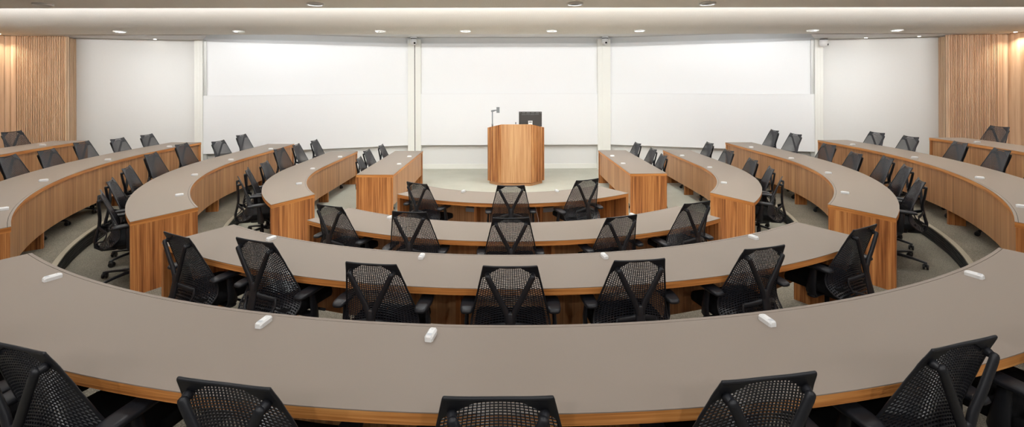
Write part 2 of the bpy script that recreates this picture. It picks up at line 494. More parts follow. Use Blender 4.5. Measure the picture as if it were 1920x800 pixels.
# ------------------------------------------------------------------ curved desks
def arc_pairs(R, dep, a0i, a0o, a1i, a1o, n):
    out = []
    for k in range(n+1):
        t = k/n; ai = rad(a0i+(a1i-a0i)*t); ao = rad(a0o+(a1o-a0o)*t)
        out.append((P2(R*math.sin(ai), YC-R*math.cos(ai)), P2((R+dep)*math.sin(ao), YC-(R+dep)*math.cos(ao))))
    return out
def wing_pairs(n, side, ai, ao, yend, nseg=26, dep=DEP):
    R = RR[n]
    end = 90 if yend > YC else 90-math.degrees(math.asin((YC-yend)/R))
    p = arc_pairs(R, dep, ai, ao, end, end, nseg)
    for k in range(1, 5 if yend > YC else 1): 
        y = YC+(yend-YC)*k/4; p.append((P2(R, y), P2(R+dep, y)))
    if side < 0: p = [(P2(-a.x, a.y), P2(-b.x, b.y)) for a, b in p]
    return p

def resample(pairs, s0, s1, nmin=2):
    """part of a desk outline between fractional positions (index units)"""
    def at(t):
        i = min(int(t), len(pairs)-2); f = t-i
        return (pairs[i][0].lerp(pairs[i+1][0], f), pairs[i][1].lerp(pairs[i+1][1], f))
    inn = [pairs[i] for i in range(len(pairs)) if s0+1e-3 < i < s1-1e-3]
    return [at(s0)]+inn+[at(s1)]

def arclen_index(pairs, dist, rev=False):
    acc = 0; idx = range(len(pairs)-1)
    if rev: idx = reversed(idx)
    for i in idx:
        l = (pairs[i+1][0]-pairs[i][0]).length
        if acc+l >= dist:
            f = (dist-acc)/l
            return i+1-f if rev else i+f
        acc += l
    return 0 if rev else len(pairs)-1

def make_desk(pairs, zf, label, group, supports, outlets=()):
    mid = pairs[len(pairs)//2]; o0 = (mid[0]+mid[1])/2
    root = thing('curved_desk', label, 'desk', (o0.x, o0.y, zf), group=group)
    pr = [(a-o0, b-o0) for a, b in pairs]
    zt = DH
    n = len(pr)-1
    mb = MB(); mb.strip(pr, 0, FULL, zt-.047, zt-.004, grain='path'); mb.build('tabletop', M['edge'], root)
    # laminate surface: from the groove to the outer edge
    mb = MB(); mb.strip(pr, .0235, FULL, zt-.004, zt); mb.build('laminate_surface', M['laminate'], root)
    mb = MB(); mb.strip(pr, 0, .020, zt-.004, zt); mb.build('edge_lip', M['laminate'], root)
    mb = MB(); mb.strip(pr, .0195, .0240, zt-.0045, zt-.0025); mb.build('shadow_groove', M['dark'], root)
    # end panels down to the floor
    e = .042
    i0 = arclen_index(pr, e); i1 = arclen_index(pr, e, True)
    for a, b in ((0, i0), (i1, n)):
        mb = MB(); mb.strip(resample(pr, a, b), .006, FULL, 0, zt-.047); mb.build('end_panel', M['walnut'], root)
    # hanging modesty panel on the inner side
    total = sum((pr[i+1][0]-pr[i][0]).length for i in range(n))
    npan = max(1, round(total/2.2))
    for q in range(npan):
        a = max(i0, arclen_index(pr, total*q/npan+.001)); b = min(i1, arclen_index(pr, total*(q+1)/npan-.001) if q < npan-1 else i1)
        mb = MB(); mb.strip(resample(pr, a, b), .024, .042, .20, zt-.047)
        mb.build('modesty_panel', M['modesty'], root)
    for d in supports:
        best = None
        for t in range(-14, 15):
            dd = d+t*.006
            if not .06 < dd < .93: continue
            kk = arclen_index(pr, dd*total); pt = resample(pr, kk, kk+.01)[0]; w = pt[0].lerp(pt[1], .5)+o0
            sc = min([(w-c).length for c in CHXY]+[.7])-abs(t)*.002
            if best is None or sc > best[0]: best = (sc, dd)
        d = best[1]
        k = arclen_index(pr, d*total); k2 = arclen_index(pr, d*total+.036)
        mb = MB(); mb.strip(resample(pr, k, k2), .043, .22, 0, zt-.048); mb.build('support_panel', M['walnut'], root)
        if 'centre' in group: continue
        k3 = arclen_index(pr, d*total+.038); k4 = arclen_index(pr, d*total+.10)
        mb = MB(); mb.strip(resample(pr, k3, k4), .05, .12, 0, zt-.048); mb.build('cable_duct', M['black'], root)
    for d in outlets:
        k = arclen_index(pr, d*total); k2 = arclen_index(pr, d*total+.16)
        mb = MB(); q = resample(pr, k, k2)
        mb.strip(q, .043, .11, zt-.262, zt-.205); mb.build('outlet_box', M['greybox'], root)
    return root

# where the chairs stand: x, y, yaw, seat raised by
CH = {
'1c': [(-1.121, 6.23, -28.8, 0.007), (-0.039, 5.967, 0.8, 0.037), (0.812, 6.032, 24.3, 0.086)],
'2c': [(-1.788, 4.966, -23.0, 0.055), (-0.969, 4.627, -7.6, 0.089), (-0.055, 4.534, 1.5, 0.055), (0.931, 4.685, 18.8, 0.016), (1.719, 4.855, 21.5, 0.1)],
'3c': [(-2.42, 3.698, -27.5, 0.0), (-1.701, 3.4, -20.9, 0.063), (-0.894, 3.162, -8.7, 0.0), (-0.062, 3.111, -0.8, 0.0), (0.729, 3.198, 6.0, 0.0), (1.603, 3.399, 14.8, 0.0), (2.57, 3.801, 26.5, 0.0)],
'4c': [(-2.42, 2.16, -21.0, 0.0), (-1.796, 1.948, -15.7, 0.0), (-0.934, 1.739, -10.1, 0.0), (-0.111, 1.668, -0.3, 0.0), (0.72, 1.751, 8.0, 0.0), (1.503, 1.928, 15.2, 0.0), (2.27, 2.09, 21.0, 0.0)],
'AL': [(-2.485, 9.804, -88.7, 0.0), (-2.557, 9.025, -92.4, 0.0), (-2.47, 8.314, -85.0, -0.029)],
'BL': [(-3.993, 10.03, -88.2, 0.077), (-3.994, 9.184, -86.3, 0.1), (-3.993, 8.47, -92, 0.114), (-3.859, 7.748, -80.4, -0.002), (-3.745, 7.07, -66, 0.02), (-3.5, 6.44, -57.3, 0.014)],
'CL': [(-5.401, 9.731, -90.7, 0.059), (-5.404, 8.933, -95.6, 0.026), (-5.377, 7.945, -84.3, 0.106), (-5.21, 7.073, -77.7, 0.078), (-4.956, 6.35, -65, 0.013), (-4.529, 5.608, -58.5, 0.0), (-4.103, 5.001, -49.6, 0.0)],
'DL': [(-6.75, 8.95, -84.3, -0.019), (-6.733, 8.27, -82.9, -0.013), (-6.73, 7.585, -80.4, 0.016), (-6.53, 6.83, -76.1, -0.004), (-6.345, 6.15, -71, 0.02), (-6.065, 5.53, -64, 0.0), (-5.53, 4.63, -55, 0.0)],
'EL': [(-7.981, 7.682, -85.4, 0.0)],
'AR': [(2.484, 9.945, 95.0, 0.0), (2.536, 9.065, 91.7, 0.0), (2.477, 8.313, 88.0, 0.0)],
'BR': [(3.992, 9.837, 89, 0.018), (3.95, 8.887, 93, -0.006), (3.892, 7.938, 84.8, -0.02), (3.694, 7.088, 71, 0.0), (3.446, 6.43, 56.5, -0.015)],
'CR': [(5.405, 9.89, 84.8, 0.105), (5.404, 9.126, 92.6, 0.104), (5.396, 8.18, 88.5, 0.022), (5.235, 7.372, 79.1, 0.0), (5.08, 6.6, 70, 0.06), (4.82, 6.0, 63, 0.05), (4.436, 5.39, 58, 0.004)],
'DR': [(6.738, 8.758, 92.5, -0.01), (6.722, 8.035, 85.4, 0.0), (6.661, 7.144, 71.6, 0.021), (6.447, 6.354, 70.6, 0.026), (6.065, 5.53, 64, 0.0), (5.53, 4.63, 55, 0.0)],
'ER': [(8.11, 7.87, 85.6, 0.011)],
}
CHXY = [P2(c[0], c[1]) for l in CH.values() for c in l]
# centre rows
ANG = {1: (37.3, 36.8), 2: (35.6, 34.9), 3: (33.9, 33.6), 4: (32.9, 32.8)}
CEN = {1: 'front row', 2: 'second row', 3: 'third row', 4: 'fourth row'}
CEN_LABEL = {1: 'smallest curved walnut desk with taupe top, directly in front of the lectern',
             2: 'curved walnut desk with taupe top, second of the centre rows behind the lectern',
             3: 'wide curved walnut desk with taupe top, third of the centre rows behind the lectern',
             4: 'largest curved walnut desk with taupe top, sweeping across the bottom of the photo'}
SUP = {1: (.33, .66), 2: (.2, .5, .8), 3: (.17, .5, .84), 4: (.12, .32, .68, .88)}
for n in (1, 2, 3, 4):
    ai, ao = ANG[n]
    make_desk(arc_pairs(RR[n], DEP, -ai, -ao, ai, ao, 16+10*n), ZF[n], CEN_LABEL[n], 'curved centre desks', SUP[n], (.262, .648) if n == 1 else ())
# straight inner wings (row 1) and curved wings (rows 2-5)
WN = {'A': (1, None, None, 10.45, 'innermost straight'), 'B': (2, 52.4, 48.9, 10.44, 'second'), 'C': (3, 45.6, 43.8, 10.41, 'third'),
      'D': (4, 42.0, 40.8, 9.36, 'fourth'), 'E': (5, 44.0, 43.0, 8.26, 'outermost, highest')}
WING_LABEL = {'A': 'short straight walnut desk wing nearest the lectern, on the {s} side',
              'B': 'curved walnut desk wing, second out from the lectern on the {s} side',
              'C': 'curved walnut desk wing, third out from the lectern on the {s} side',
              'D': 'long curved walnut desk wing, fourth out from the lectern on the {s} side',
              'E': 'highest curved walnut desk wing beside the {s} timber slat wall'}
for k, (n, ai, ao, ye, nm) in WN.items():
    for sd, sn in ((-1, 'left'), (1, 'right')):
        if k == 'A':
            pr = [(P2(sd*1.99, 7.73+(ye-7.73)*t/8), P2(sd*2.615, 7.75+(ye-7.75)*t/8)) for t in range(9)]
        else: pr = wing_pairs(n, sd, ai, ao, ye)
        make_desk(pr, ZF[n], WING_LABEL[k].format(s=sn), 'desk wings beside the centre rows', {'A': (.6,), 'B': (.3, .64), 'C': (.24, .5, .76), 'D': (.18, .42, .66, .86), 'E': (.25, .5, .75)}[k])

# ------------------------------------------------------------------ chairs
ORD = ['first', 'second', 'third', 'fourth', 'fifth', 'sixth', 'seventh', 'eighth']
DESKNAME = {'1c': 'the front centre desk', '2c': 'the second centre desk', '3c': 'the third centre desk', '4c': 'the big foreground desk',
            'A': 'the straight {s} wing nearest the lectern', 'B': 'the second {s} wing from the lectern', 'C': 'the third {s} wing from the lectern', 'D': 'the fourth {s} wing from the lectern', 'E': 'the topmost {s} wing'}
def seat_label(k, i, n, what):
    if k[1] == 'c':
        pos = 'leftmost' if i == 0 else 'rightmost' if i == n-1 else 'middle' if (n % 2 and i == n//2) else ORD[i]+' from left'
        return f'{what}, {pos} along {DESKNAME[k]}'
    s = 'left' if k[1] == 'L' else 'right'
    d = DESKNAME[k[0]].format(s=s)
    if n == 1: return f'{what} at {d}, before the slat wall'
    pos = 'nearest the whiteboards' if i == 0 else 'farthest from the whiteboards' if i == n-1 else ORD[i]+' from the whiteboards'
    return f'{what} at {d}, {pos}'
def wordcap(s): 
    w = s.split(); assert 4 <= len(w) <= 16, (len(w), s); return s
for k, lst in CH.items():
    n = {'c': None, 'L': 0, 'R': 0}[k[1]]
    row = int(k[0]) if k[1] == 'c' else 'ABCDE'.index(k[0])+1
    for i, (x, y, yaw, lift) in enumerate(lst):
        lb = seat_label(k, i, len(lst), 'black lattice-back chair')
        place_chair(x, y, ZF[row], yaw, lift, wordcap(lb), random.uniform(0, 1.25) if k[1] == 'c' else random.uniform(-.22, .22))
# the prototype itself is not part of the room
def drop_tree(o):
    for c in list(o.children): drop_tree(c)
    D.objects.remove(o)
drop_tree(chair0)

# ------------------------------------------------------------------ microphones on the desks
MIC = {
'1c': [(-0.697, 6.469), (0.616, 6.467)],
'2c': [(-1.407, 5.228), (1.356, 5.274)],
'3c': [(-2.134, 4.014), (-0.748, 3.578), (0.67, 3.568), (2.054, 3.979)],
'4c': [(-2.827, 2.797), (-1.276, 2.26), (-0.438, 2.135), (1.188, 2.243), (2.735, 2.756)],
'AL': [(-2.112, 9.581), (-2.113, 8.682)],
'BL': [(-3.551, 9.587), (-3.549, 8.241), (-3.241, 7.011)],
'CL': [(-4.965, 9.549), (-4.977, 8.198), (-4.702, 6.84), (-4.053, 5.606)],
'DL': [(-6.392, 8.65), (-6.252, 7.166), (-5.708, 5.631), (-4.806, 4.343)],
'EL': [(-7.68, 7.592)],
'AR': [(2.109, 9.563), (2.103, 8.644)],
'BR': [(3.569, 9.57), (3.546, 8.216), (3.201, 6.948)],
'CR': [(5.0, 9.541), (4.961, 8.127), (4.684, 6.793), (4.025, 5.565)],
'DR': [(6.405, 8.588), (6.234, 7.084), (5.669, 5.558), (4.738, 4.27)],
'ER': [(7.659, 7.519)],
}
def mic_mesh():
    mb = MB()   # long bar with chamfered top, long axis along Y, front (grille) towards -Y
    L, W, Ht, c = .042, .0200, .027, .008
    sec = [(-W, 0), (W, 0), (W, Ht-c), (W-c, Ht), (-W+c, Ht), (-W, Ht-c)]
    rows = []
    for y, s, dz in ((-L, .72, -.006), (-L+.009, 1, 0), (L-.012, 1, 0), (L, .8, -.004)):
        rows.append([(x*s, y, max(0, z+(dz if z > .01 else 0))) for x, z in sec])
    i0 = mb.grid(rows, closed_u=True, smooth=False)
    mb.cap([i0+j for j in range(6)]); mb.cap([i0+18+j for j in range(6)][::-1])
    g = MB()    # speaker grille patch + pickup disc
    g.box(-.0115, .0115, -.033, -.016, .0268, .0275)
    f = MB(); f.lathe([(.0065, .0265), (.0065, .0285), (.004, .0292), (.0001, .0292)], n=14, origin=(0, .024, 0))
    return mb, g, f
mm = mic_mesh()
mic0 = thing('desk_microphone', 'x', 'microphone', group='white microphones on the curved desks')
mm[0].build('body', M['white'], mic0); mm[1].build('grille', M['whitegrey'], mic0); mm[2].build('button', M['white'], mic0)
for k, lst in MIC.items():
    row = int(k[0]) if k[1] == 'c' else 'ABCDE'.index(k[0])+1
    for i, (x, y) in enumerate(lst):
        o = copy_tree(mic0)
        if y < YC: yaw = math.degrees(math.atan2(x, YC-y))       # points outward to the seats
        else: yaw = 90 if x > 0 else -90
        if k[0] == 'A': yaw = 90 if x > 0 else -90
        o.location = (x, y, ZF[row]+DH); o.rotation_euler = (0, 0, rad(yaw+random.uniform(-5, 5)))
        o['label'] = wordcap(seat_label(k, i, len(lst), 'small white microphone unit'))
drop_tree(mic0)

# white cable hanging under the front desk
mb = MB()
mb.tube([(.27, 6.31, .685), (.285, 6.29, .63), (.315, 6.28, .53), (.34, 6.26, .42), (.345, 6.25, .30), (.33, 6.25, .16), (.31, 6.27, .006)], .0045, n=8)
tag(mb.build('cable', M['white']), 'thin white cable hanging under the front centre desk', 'cable')

# ------------------------------------------------------------------ floor and tiers
mb = MB(); mb.box(-11.2, 11.2, -2.6, 12.6, -.12, 0.); struct(mb.build('floor', M['litcarpet']), 'grey speckled carpet floor at the front, with the light painted in', 'floor')
STEP = {3: 4.53, 4: 6.035, 5: 7.27}
def tier_outline(r, yend, nseg=72):
    pts = [P2(-r, yend)]
    for k in range(nseg+1):
        a = rad(-90+180*k/nseg); pts.append(P2(r*math.sin(a), YC-r*math.cos(a)))
    pts.append(P2(r, yend)); return pts
YENDT = {3: 10.9, 4: 10.0, 5: 9.2}
for n in (3, 4, 5):
    r = STEP[n]; ye = YENDT[n]; z0 = {3: 0, 4: ZF[3], 5: ZF[4]}[n]; z1 = ZF[n]
    outl = tier_outline(r+.052, ye); big = []
    for p in outl:
        # push outwards to the room limits
        if p.y >= YC: q = P2(math.copysign(11.1, p.x), p.y)
        else:
            d = (p-P2(0, YC)).normalized(); q = P2(0, YC)+d*15.
            q = P2(max(-11.1, min(11.1, q.x)), max(-2.5, q.y))
        big.append(q)
    mb = MB(); mb.strip(list(zip(outl, big)), 0, FULL, z0-.02, z1); o = mb.build('floor_tier', M['carpet']); struct(o, f'carpeted floor tier under desk row {CEN.get(n, "fifth row")}'.replace('row row', 'row'), 'floor')
    # nosing on the tread, ribbed riser below
    inn = tier_outline(r, ye); out2 = tier_outline(r+.052, ye)
    mb = MB(); mb.strip(list(zip(inn, out2)), 0, FULL, z1-.012, z1+.003); o = mb.build('trim_%d' % (n-2), M['nosing']); struct(o, f'beige nosing strip of floor tier {n-2}', 'step nosing')
    mb = MB()
    nr = 6; hh = (z1-.012-z0)/nr
    for q in range(nr):
        a = tier_outline(r+.006, ye); b = tier_outline(r+.05, ye)
        mb.strip(list(zip(a, b)), 0, FULL, z0+q*hh+hh*.14, z0+(q+1)*hh-hh*.14)
    a = tier_outline(r+.014, ye); mb.strip(list(zip(a, tier_outline(r+.05, ye))), 0, FULL, z0, z1-.012)
    o = mb.build('trim_%d' % (n+1), M['trimblack']); struct(o, f'black ribbed riser of floor tier {n-2}', 'step riser')

# ------------------------------------------------------------------ walls, boards
def seg_box(p0, p1, z0, z1, thick, off=0., m4=False):
    """upright slab between two plan points; its room face lies 'off' in front of the line (towards the room)"""
    d = (p1-p0); L = d.length; u = d/L; nrm = P2(u.y, -u.x)     # room side for left-to-right walls
    Mx = Matrix(((u.x, -nrm.x, 0, p0.x+nrm.x*off), (u.y, -nrm.y, 0, p0.y+nrm.y*off), (0, 0, 1, 0), (0, 0, 0, 1)))
    return Mx, L
def wall(name, p0, p1, z0, z1, thick=.15, m='paint', off=0, label=None):
    Mx, L = seg_box(p0, p1, z0, z1, thick, off); mb = MB(); mb.box(0, L, 0, thick, z0, z1, Mx)
    return struct(mb.build(name, M[m]), label, 'wall')
FW = [P2(-7.27, 10.78), P2(-2.62, 12.25), P2(2.62, 12.25), P2(7.27, 10.78)]
wall('wall_front_left', FW[0], FW[1], -.1, 4.0, label='white wall behind the left whiteboards')
wall('wall_front', FW[1], FW[2], -.1, 4.0, label='white wall behind the centre whiteboards')
wall('wall_front_right', FW[2], FW[3], -.1, 4.0, label='white wall behind the right whiteboards')
SL = [P2(-9.60, 10.22), P2(-7.27, 10.78)]; SRt = [P2(7.27, 10.78), P2(9.60, 10.22)]
wall('wall_side_left', SL[0], SL[1], -.1, 4.0, label='plain white wall between left whiteboards and timber slats')
wall('wall_side_right', SRt[0], SRt[1], -.1, 4.0, label='plain white wall between right whiteboards and timber slats')
for nm, a, b in (('baseboard_front', FW[1], FW[2]), ('baseboard_front_left', FW[0], FW[1]), ('baseboard_front_right', FW[2], FW[3])):
    Mx, L = seg_box(a, b, 0, .12, .02, .021); mb = MB(); mb.box(.03, L-.03, 0, .02, 0, .125, Mx); struct(mb.build(nm, M['cream']), 'cream skirting board below the whiteboards', 'skirting')

def whiteboard(p0, p1, z0, z1, off, label):
    c = (p0+p1)/2; d = p1-p0; L = d.length
    root = thing('whiteboard', label, 'whiteboard', (c.x, c.y, z0), math.atan2(d.y, d.x), 'sliding whiteboards across the front wall')
    h = z1-z0; y0 = -off
    mb = MB(); mb.box(-L/2+.012, L/2-.012, y0, y0+.022, .012, h-.012); mb.build('writing_surface', M['board'], root)
    fr = MB()
    fr.box(-L/2, L/2, y0-.004, y0+.026, 0, .012); fr.box(-L/2, L/2, y0-.004, y0+.026, h-.012, h)
    fr.box(-L/2, -L/2+.012, y0-.004, y0+.026, .012, h-.012); fr.box(L/2-.012, L/2, y0-.004, y0+.026, .012, h-.012)
    fr.build('frame', M['white'], root)
    return root
ZB, ZD, ZT = .646, 1.997, 3.325
BL = [P2(-7.16, 10.815), P2(-2.66, 12.24)]; BC = [P2(-2.36, 12.25), P2(2.38, 12.25)]; BR = [P2(2.66, 12.24), P2(7.16, 10.815)]
for (a, b), nm in ((BL, 'left'), (BC, 'centre'), (BR, 'right')):
    d = (b-a).normalized()
    whiteboard(a, b, ZB, ZD, .135, f'lower white sliding board of the {nm} pair on the front wall')
    whiteboard(a+d*.02, b-d*.02, ZD-.05, ZT, .075, f'upper white sliding board of the {nm} pair on the front wall')
# board runners (posts)
def post(name, p0, p1, off, th, z1, label, m='cream'):
    Mx, L = seg_box(p0, p1, 0, z1, th, off); mb = MB(); mb.box(0, L, 0, th, 0, z1, Mx); 
    # shallow grooves along the runner
    mb.box(L*.30, L*.36, -.006, .0, 0, z1, Mx); mb.box(L*.64, L*.70, -.006, .0, 0, z1, Mx)
    return struct(mb.build(name, M[m]), label, 'trim')
post('trim_7', P2(-2.70, 12.20), P2(-2.535, 12.235), .17, .16, 3.42, 'cream whiteboard runner post left of the centre board, outer half')
post('trim_8', P2(-2.485, 12.25), P2(-2.34, 12.25), .17, .16, 3.42, 'cream whiteboard runner post left of the centre board, inner half')
post('trim_9', P2(2.31, 12.25), P2(2.478, 12.25), .17, .16, 3.42, 'cream whiteboard runner post right of the centre board, inner half')
post('trim_10', P2(2.488, 12.245), P2(2.67, 12.205), .17, .16, 3.42, 'cream whiteboard runner post right of the centre board, outer half')
mb = MB(); mb.box(-2.54, -2.48, 12.16, 12.24, 0, 3.42); struct(mb.build('trim_11', M['dark']), 'dark gap between the two left runner posts', 'trim')
post('trim_12', P2(-7.30, 10.765), P2(-7.145, 10.815), .16, .15, 3.29, 'cream end post of the left whiteboards')
post('trim_13', P2(7.145, 10.815), P2(7.30, 10.765), .16, .15, 3.29, 'cream end post of the right whiteboards')
Mx, L = seg_box(P2(-7.145, 10.815), P2(-7.085, 10.835), 0, 3.29, .12, .10); mb = MB(); mb.box(0, L, 0, .10, 0, 3.29, Mx); struct(mb.build('trim_14', M['alu']), 'slim metal runner beside the left end post', 'trim')
Mx, L = seg_box(P2(7.085, 10.835), P2(7.145, 10.815), 0, 3.29, .12, .10); mb = MB(); mb.box(0, L, 0, .10, 0, 3.29, Mx); struct(mb.build('trim_15', M['alu']), 'slim metal runner beside the right end post', 'trim')

# timber slat side walls: a short return and a long face
def slat_wall(sd):
    side = 'left' if sd < 0 else 'right'
    P0 = P2(sd*9.60, 10.24); P1 = P2(sd*9.42, 9.82); Pe = P2(sd*10.60, 9.74); mb = MB(); bk_ = MB()
    for A, B, n, z1, wide in ((P0, P1, 8, 3.262, 0), (P1, Pe, 28, 3.33, 2)):
        d = B-A; L = d.length; u = d/L
        nrm = P2(u.y, -u.x)
        if nrm.dot(P2(0, 5)-A) < 0: nrm = -nrm
        Mx = Matrix(((u.x, nrm.x, 0, A.x), (u.y, nrm.y, 0, A.y), (0, 0, 1, 0), (0, 0, 0, 1)))
        bk_.box(.02, L-(0 if wide else .11), -.115, -.085, 0, 3.4, Mx)
        Ls = L-.11*wide; pit = Ls/n
        items = [(i*pit, i*pit+pit*.52, .016) for i in range(n)]+[(Ls+w*.11+.004, Ls+(w+1)*.11-.004, .018) for w in range(wide)]
        for a, b, t1 in items:
            uo = random.random()*9; j = len(mb.uv); mb.box(a, b, -.085 if wide else -.04, t1, .3, z1, Mx)
            for t in range(j, len(mb.uv)): mb.uv[t] = [(p+uo, q+uo) for p, q in mb.uv[t]]
    mb.box(*sorted((sd*9.408, sd*9.432)), 9.80, 9.83, .3, 3.262)
    struct(bk_.build('wall_slatted_%s_backing' % side, M['dark']), f'dark backing behind the {side} timber slats', 'wall')
    struct(mb.build('wall_slatted_%s' % side, M['slat']), f'vertical light timber slats on the {side} side wall', 'wall')
    mb = MB(); mb.box(*sorted((sd*10.592, sd*10.75)), -2.6, 9.715, 0, 3.6); struct(mb.build('wall_%s' % side, M['slat']), f'warm timber panelled {side} wall beside the seats', 'wall')
slat_wall(-1); slat_wall(1)
mb = MB(); mb.box(-10.9, 10.9, -2.75, -2.6, -.1, 3.6); struct(mb.build('wall_back', M['paint']), 'white back wall behind the last row', 'wall')

# ------------------------------------------------------------------ ceiling
YE = 6.31
mb = MB()      # low ceiling over the seats, UV in metres for the perforations
mb.box(-10.9, 10.9, -2.7, YE, ZCEIL, ZCEIL+.05)
struct(mb.build('ceiling', M['perf']), 'beige perforated acoustic ceiling over the seating', 'ceiling')
# curved cove panel
prof = [(6.36, 3.86), (6.55, 3.845), (6.8, 3.79), (7.05, 3.70), (7.3, 3.60), (7.55, 3.505), (7.8, 3.425), (8.05, 3.365), (8.3, 3.325), (8.5, 3.308), (8.7, 3.301), (9.2, 3.30), (9.70, 3.30)]
def fine(pr, n=3):
    o = []
    for (a, b), (c, d) in zip(pr, pr[1:]):
        for k in range(n): o.append((a+(c-a)*k/n, b+(d-b)*k/n))
    return o+[pr[-1]]
mb = MB(); acc = [0]
for (a, b), (c, d) in zip(prof, prof[1:]): acc.append(acc[-1]+math.hypot(c-a, d-b))
rows = [[(x, y, z) for x in (-10.9, -5, 0, 5, 10.9)] for y, z in prof]; xs = [-10.9, -5, 0, 5, 10.9]
mb.grid(rows, uvf=lambda i, j: (xs[j], acc[i]))
mb.grid([[(x, y, z+.06) for x in xs] for y, z in prof][::-1])
mb.face([(-10.9, 9.70, 3.30), (10.9, 9.70, 3.30), (10.9, 9.70, 3.75), (-10.9, 9.70, 3.75)])
struct(mb.build('ceiling_cove', M['perf']), 'curved perforated ceiling cove lit along its upper edge', 'ceiling')
mb = MB(); mb.box(-10.9, 10.9, 6.20, 6.36, 3.86, 3.95); mb.box(-10.9, 10.9, 6.16, 6.24, 3.35, 3.95); struct(mb.build('ceiling_upstand', M['ceilwhite']), 'white upstand closing the light cove', 'ceiling')
mb = MB(); mb.box(-10.8, 10.8, 6.245, 6.30, 3.352, 3.366); tag(mb.build('cove_light', M['led']), 'long warm white light strip hidden along the ceiling cove edge', 'light')
# ceilings next to the front wall: recess over the boards, low flat parts at the sides
ZR = 3.475
mb = MB(); mb.box(-7.6, 7.6, 9.6, 12.6, ZR, ZR+.1)
struct(mb.build('ceiling_front', M['ceilwhite']), 'white ceiling recess above the whiteboards', 'ceiling')
for sd, nm in ((-1, 'left'), (1, 'right')):
    mb = MB(); pts = [(7.30, 10.95), (11.0, 10.95), (11.0, 9.68), (6.35, 9.68)]
    pts = [(sd*x, y) for x, y in pts]
    if sd < 0: pts = pts[::-1]
    pts = pts[::-1]
    mb.face([(x, y, 3.285) for x, y in pts][::-1]); mb.face([(x, y, ZR+.05) for x, y in pts])
    for i in range(4):
        a, b = pts[i], pts[(i+1) % 4]; mb.face([(a[0], a[1], 3.285), (b[0], b[1], 3.285), (b[0], b[1], ZR+.05), (a[0], a[1], ZR+.05)])
    struct(mb.build('ceiling_side_%s' % nm, M['ceilwhite']), f'white flat ceiling by the {nm} white wall', 'ceiling')

# round ceiling fittings
def lamp(kind, name, loc, energy, size, rot=(0, 0, 0), col=(1, .95, .88), spread=None, size_y=None, shape=None):
    l = D.lights.new(name, kind); l.energy = energy; l.color = col
    if kind == 'AREA':
        l.shape = shape or ('RECTANGLE' if size_y else 'DISK'); l.size = size
        if size_y: l.size_y = size_y
        if spread: l.spread = rad(spread)
    o = D.objects.new(name, l); COL.objects.link(o); o.location = loc; o.rotation_euler = rot
    return o
fit = []
for y, xs_, z in ((5.95, (-6.03, -2.55, .80, 2.52), ZCEIL), (9.0, (-7.6, -5.3, -2.55, -.89, .80, 2.52, 5.93, 7.6), 3.30)):
    for x in xs_: fit.append((x, y, z))
seen5 = (-6.03, -2.55, .80, 2.52)
c0 = None
for i, (x, y, z) in enumerate(fit):
    near = y < 7
    if near and x not in seen5: continue
    row = [f for f in fit if f[1] == y and (not near or f[0] in seen5)]; k = row.index((x, y, z))
    lab = f'white round fitting in the near ceiling, {ORD[k]} from left' if near else f'white round fitting under the curved cove, {ORD[k]} from left'
    t = thing('ceiling_light', wordcap(lab), 'ceiling light', (x, y, z), 0, 'round fittings in the ceiling')
    r = MB(); r.lathe([(.104, 0), (.104, -.022), (.099, -.026), (.088, -.024), (.079, -.012), (.077, -.001)], n=36); r.build('trim_ring', M['white'], t)
    d = MB(); d.lathe([(.0001, -.003), (.077, -.003)], n=36); d.build('diffuser', M['whitegrey'], t)
# small bright downlights over the white side walls
DL_ = [(-8.02, 10.45, 'left', 'over the plain white wall'), (8.10, 10.42, 'right', 'nearer the whiteboards'), (9.05, 10.12, 'right', 'nearer the slats'), (-10.42, 9.45, 'left', 'at the slat wall end'), (10.42, 9.42, 'right', 'at the slat wall end')]
for x, y, s, w in DL_:
    z = 3.285 if y > 9.7 else 3.30
    t = thing('downlight', wordcap(f'small lit downlight on the {s} side, {w}'), 'ceiling light', (x, y, z), 0, 'small lit downlights')
    r = MB(); r.lathe([(.044, 0), (.042, -.005), (.032, -.004), (.030, -.001)], n=24); r.build('trim_ring', M['white'], t)
    d = MB(); d.lathe([(.030, -.003), (.024, -.010), (.0001, -.012)], n=24); d.build('lamp', M['lamp'], t)

# ------------------------------------------------------------------ cameras on the posts
def ptz(x, y, z, yaw, label):
    t = thing('security_camera', label, 'camera', (x, y, z), rad(yaw), 'white cameras on the whiteboard posts')
    b = MB(); b.lathe([(.084, 0), (.086, -.02), (.086, -.035)], n=28); b.build('mount', M['white'], t)
    g = MB(); g.lathe([(.078, -.035), (.078, -.055)], n=28); g.build('vent_ring', M['dark'], t)
    b = MB(); b.lathe([(.086, -.055), (.086, -.14), (.078, -.175), (.058, -.20), (.03, -.215), (.0001, -.22)], n=28); b.build('body', M['white'], t)
    l = MB(); l.lathe([(.024, 0), (.024, .012), (.0001, .016)], n=18, M4=Matrix.Translation((.012, -.076, -.165)) @ Matrix.Rotation(PI/2, 4, 'X')); l.build('lens', M['lens'], t)
    return t
ptz(-2.50, 11.97, ZR, 20, 'white dome camera on the post left of the centre whiteboard')
ptz(2.48, 11.97, ZR, -2, 'white dome camera on the post right of the centre whiteboard')
ptz(7.20, 10.52, 3.30, 40, 'white dome camera at the right end of the whiteboards')

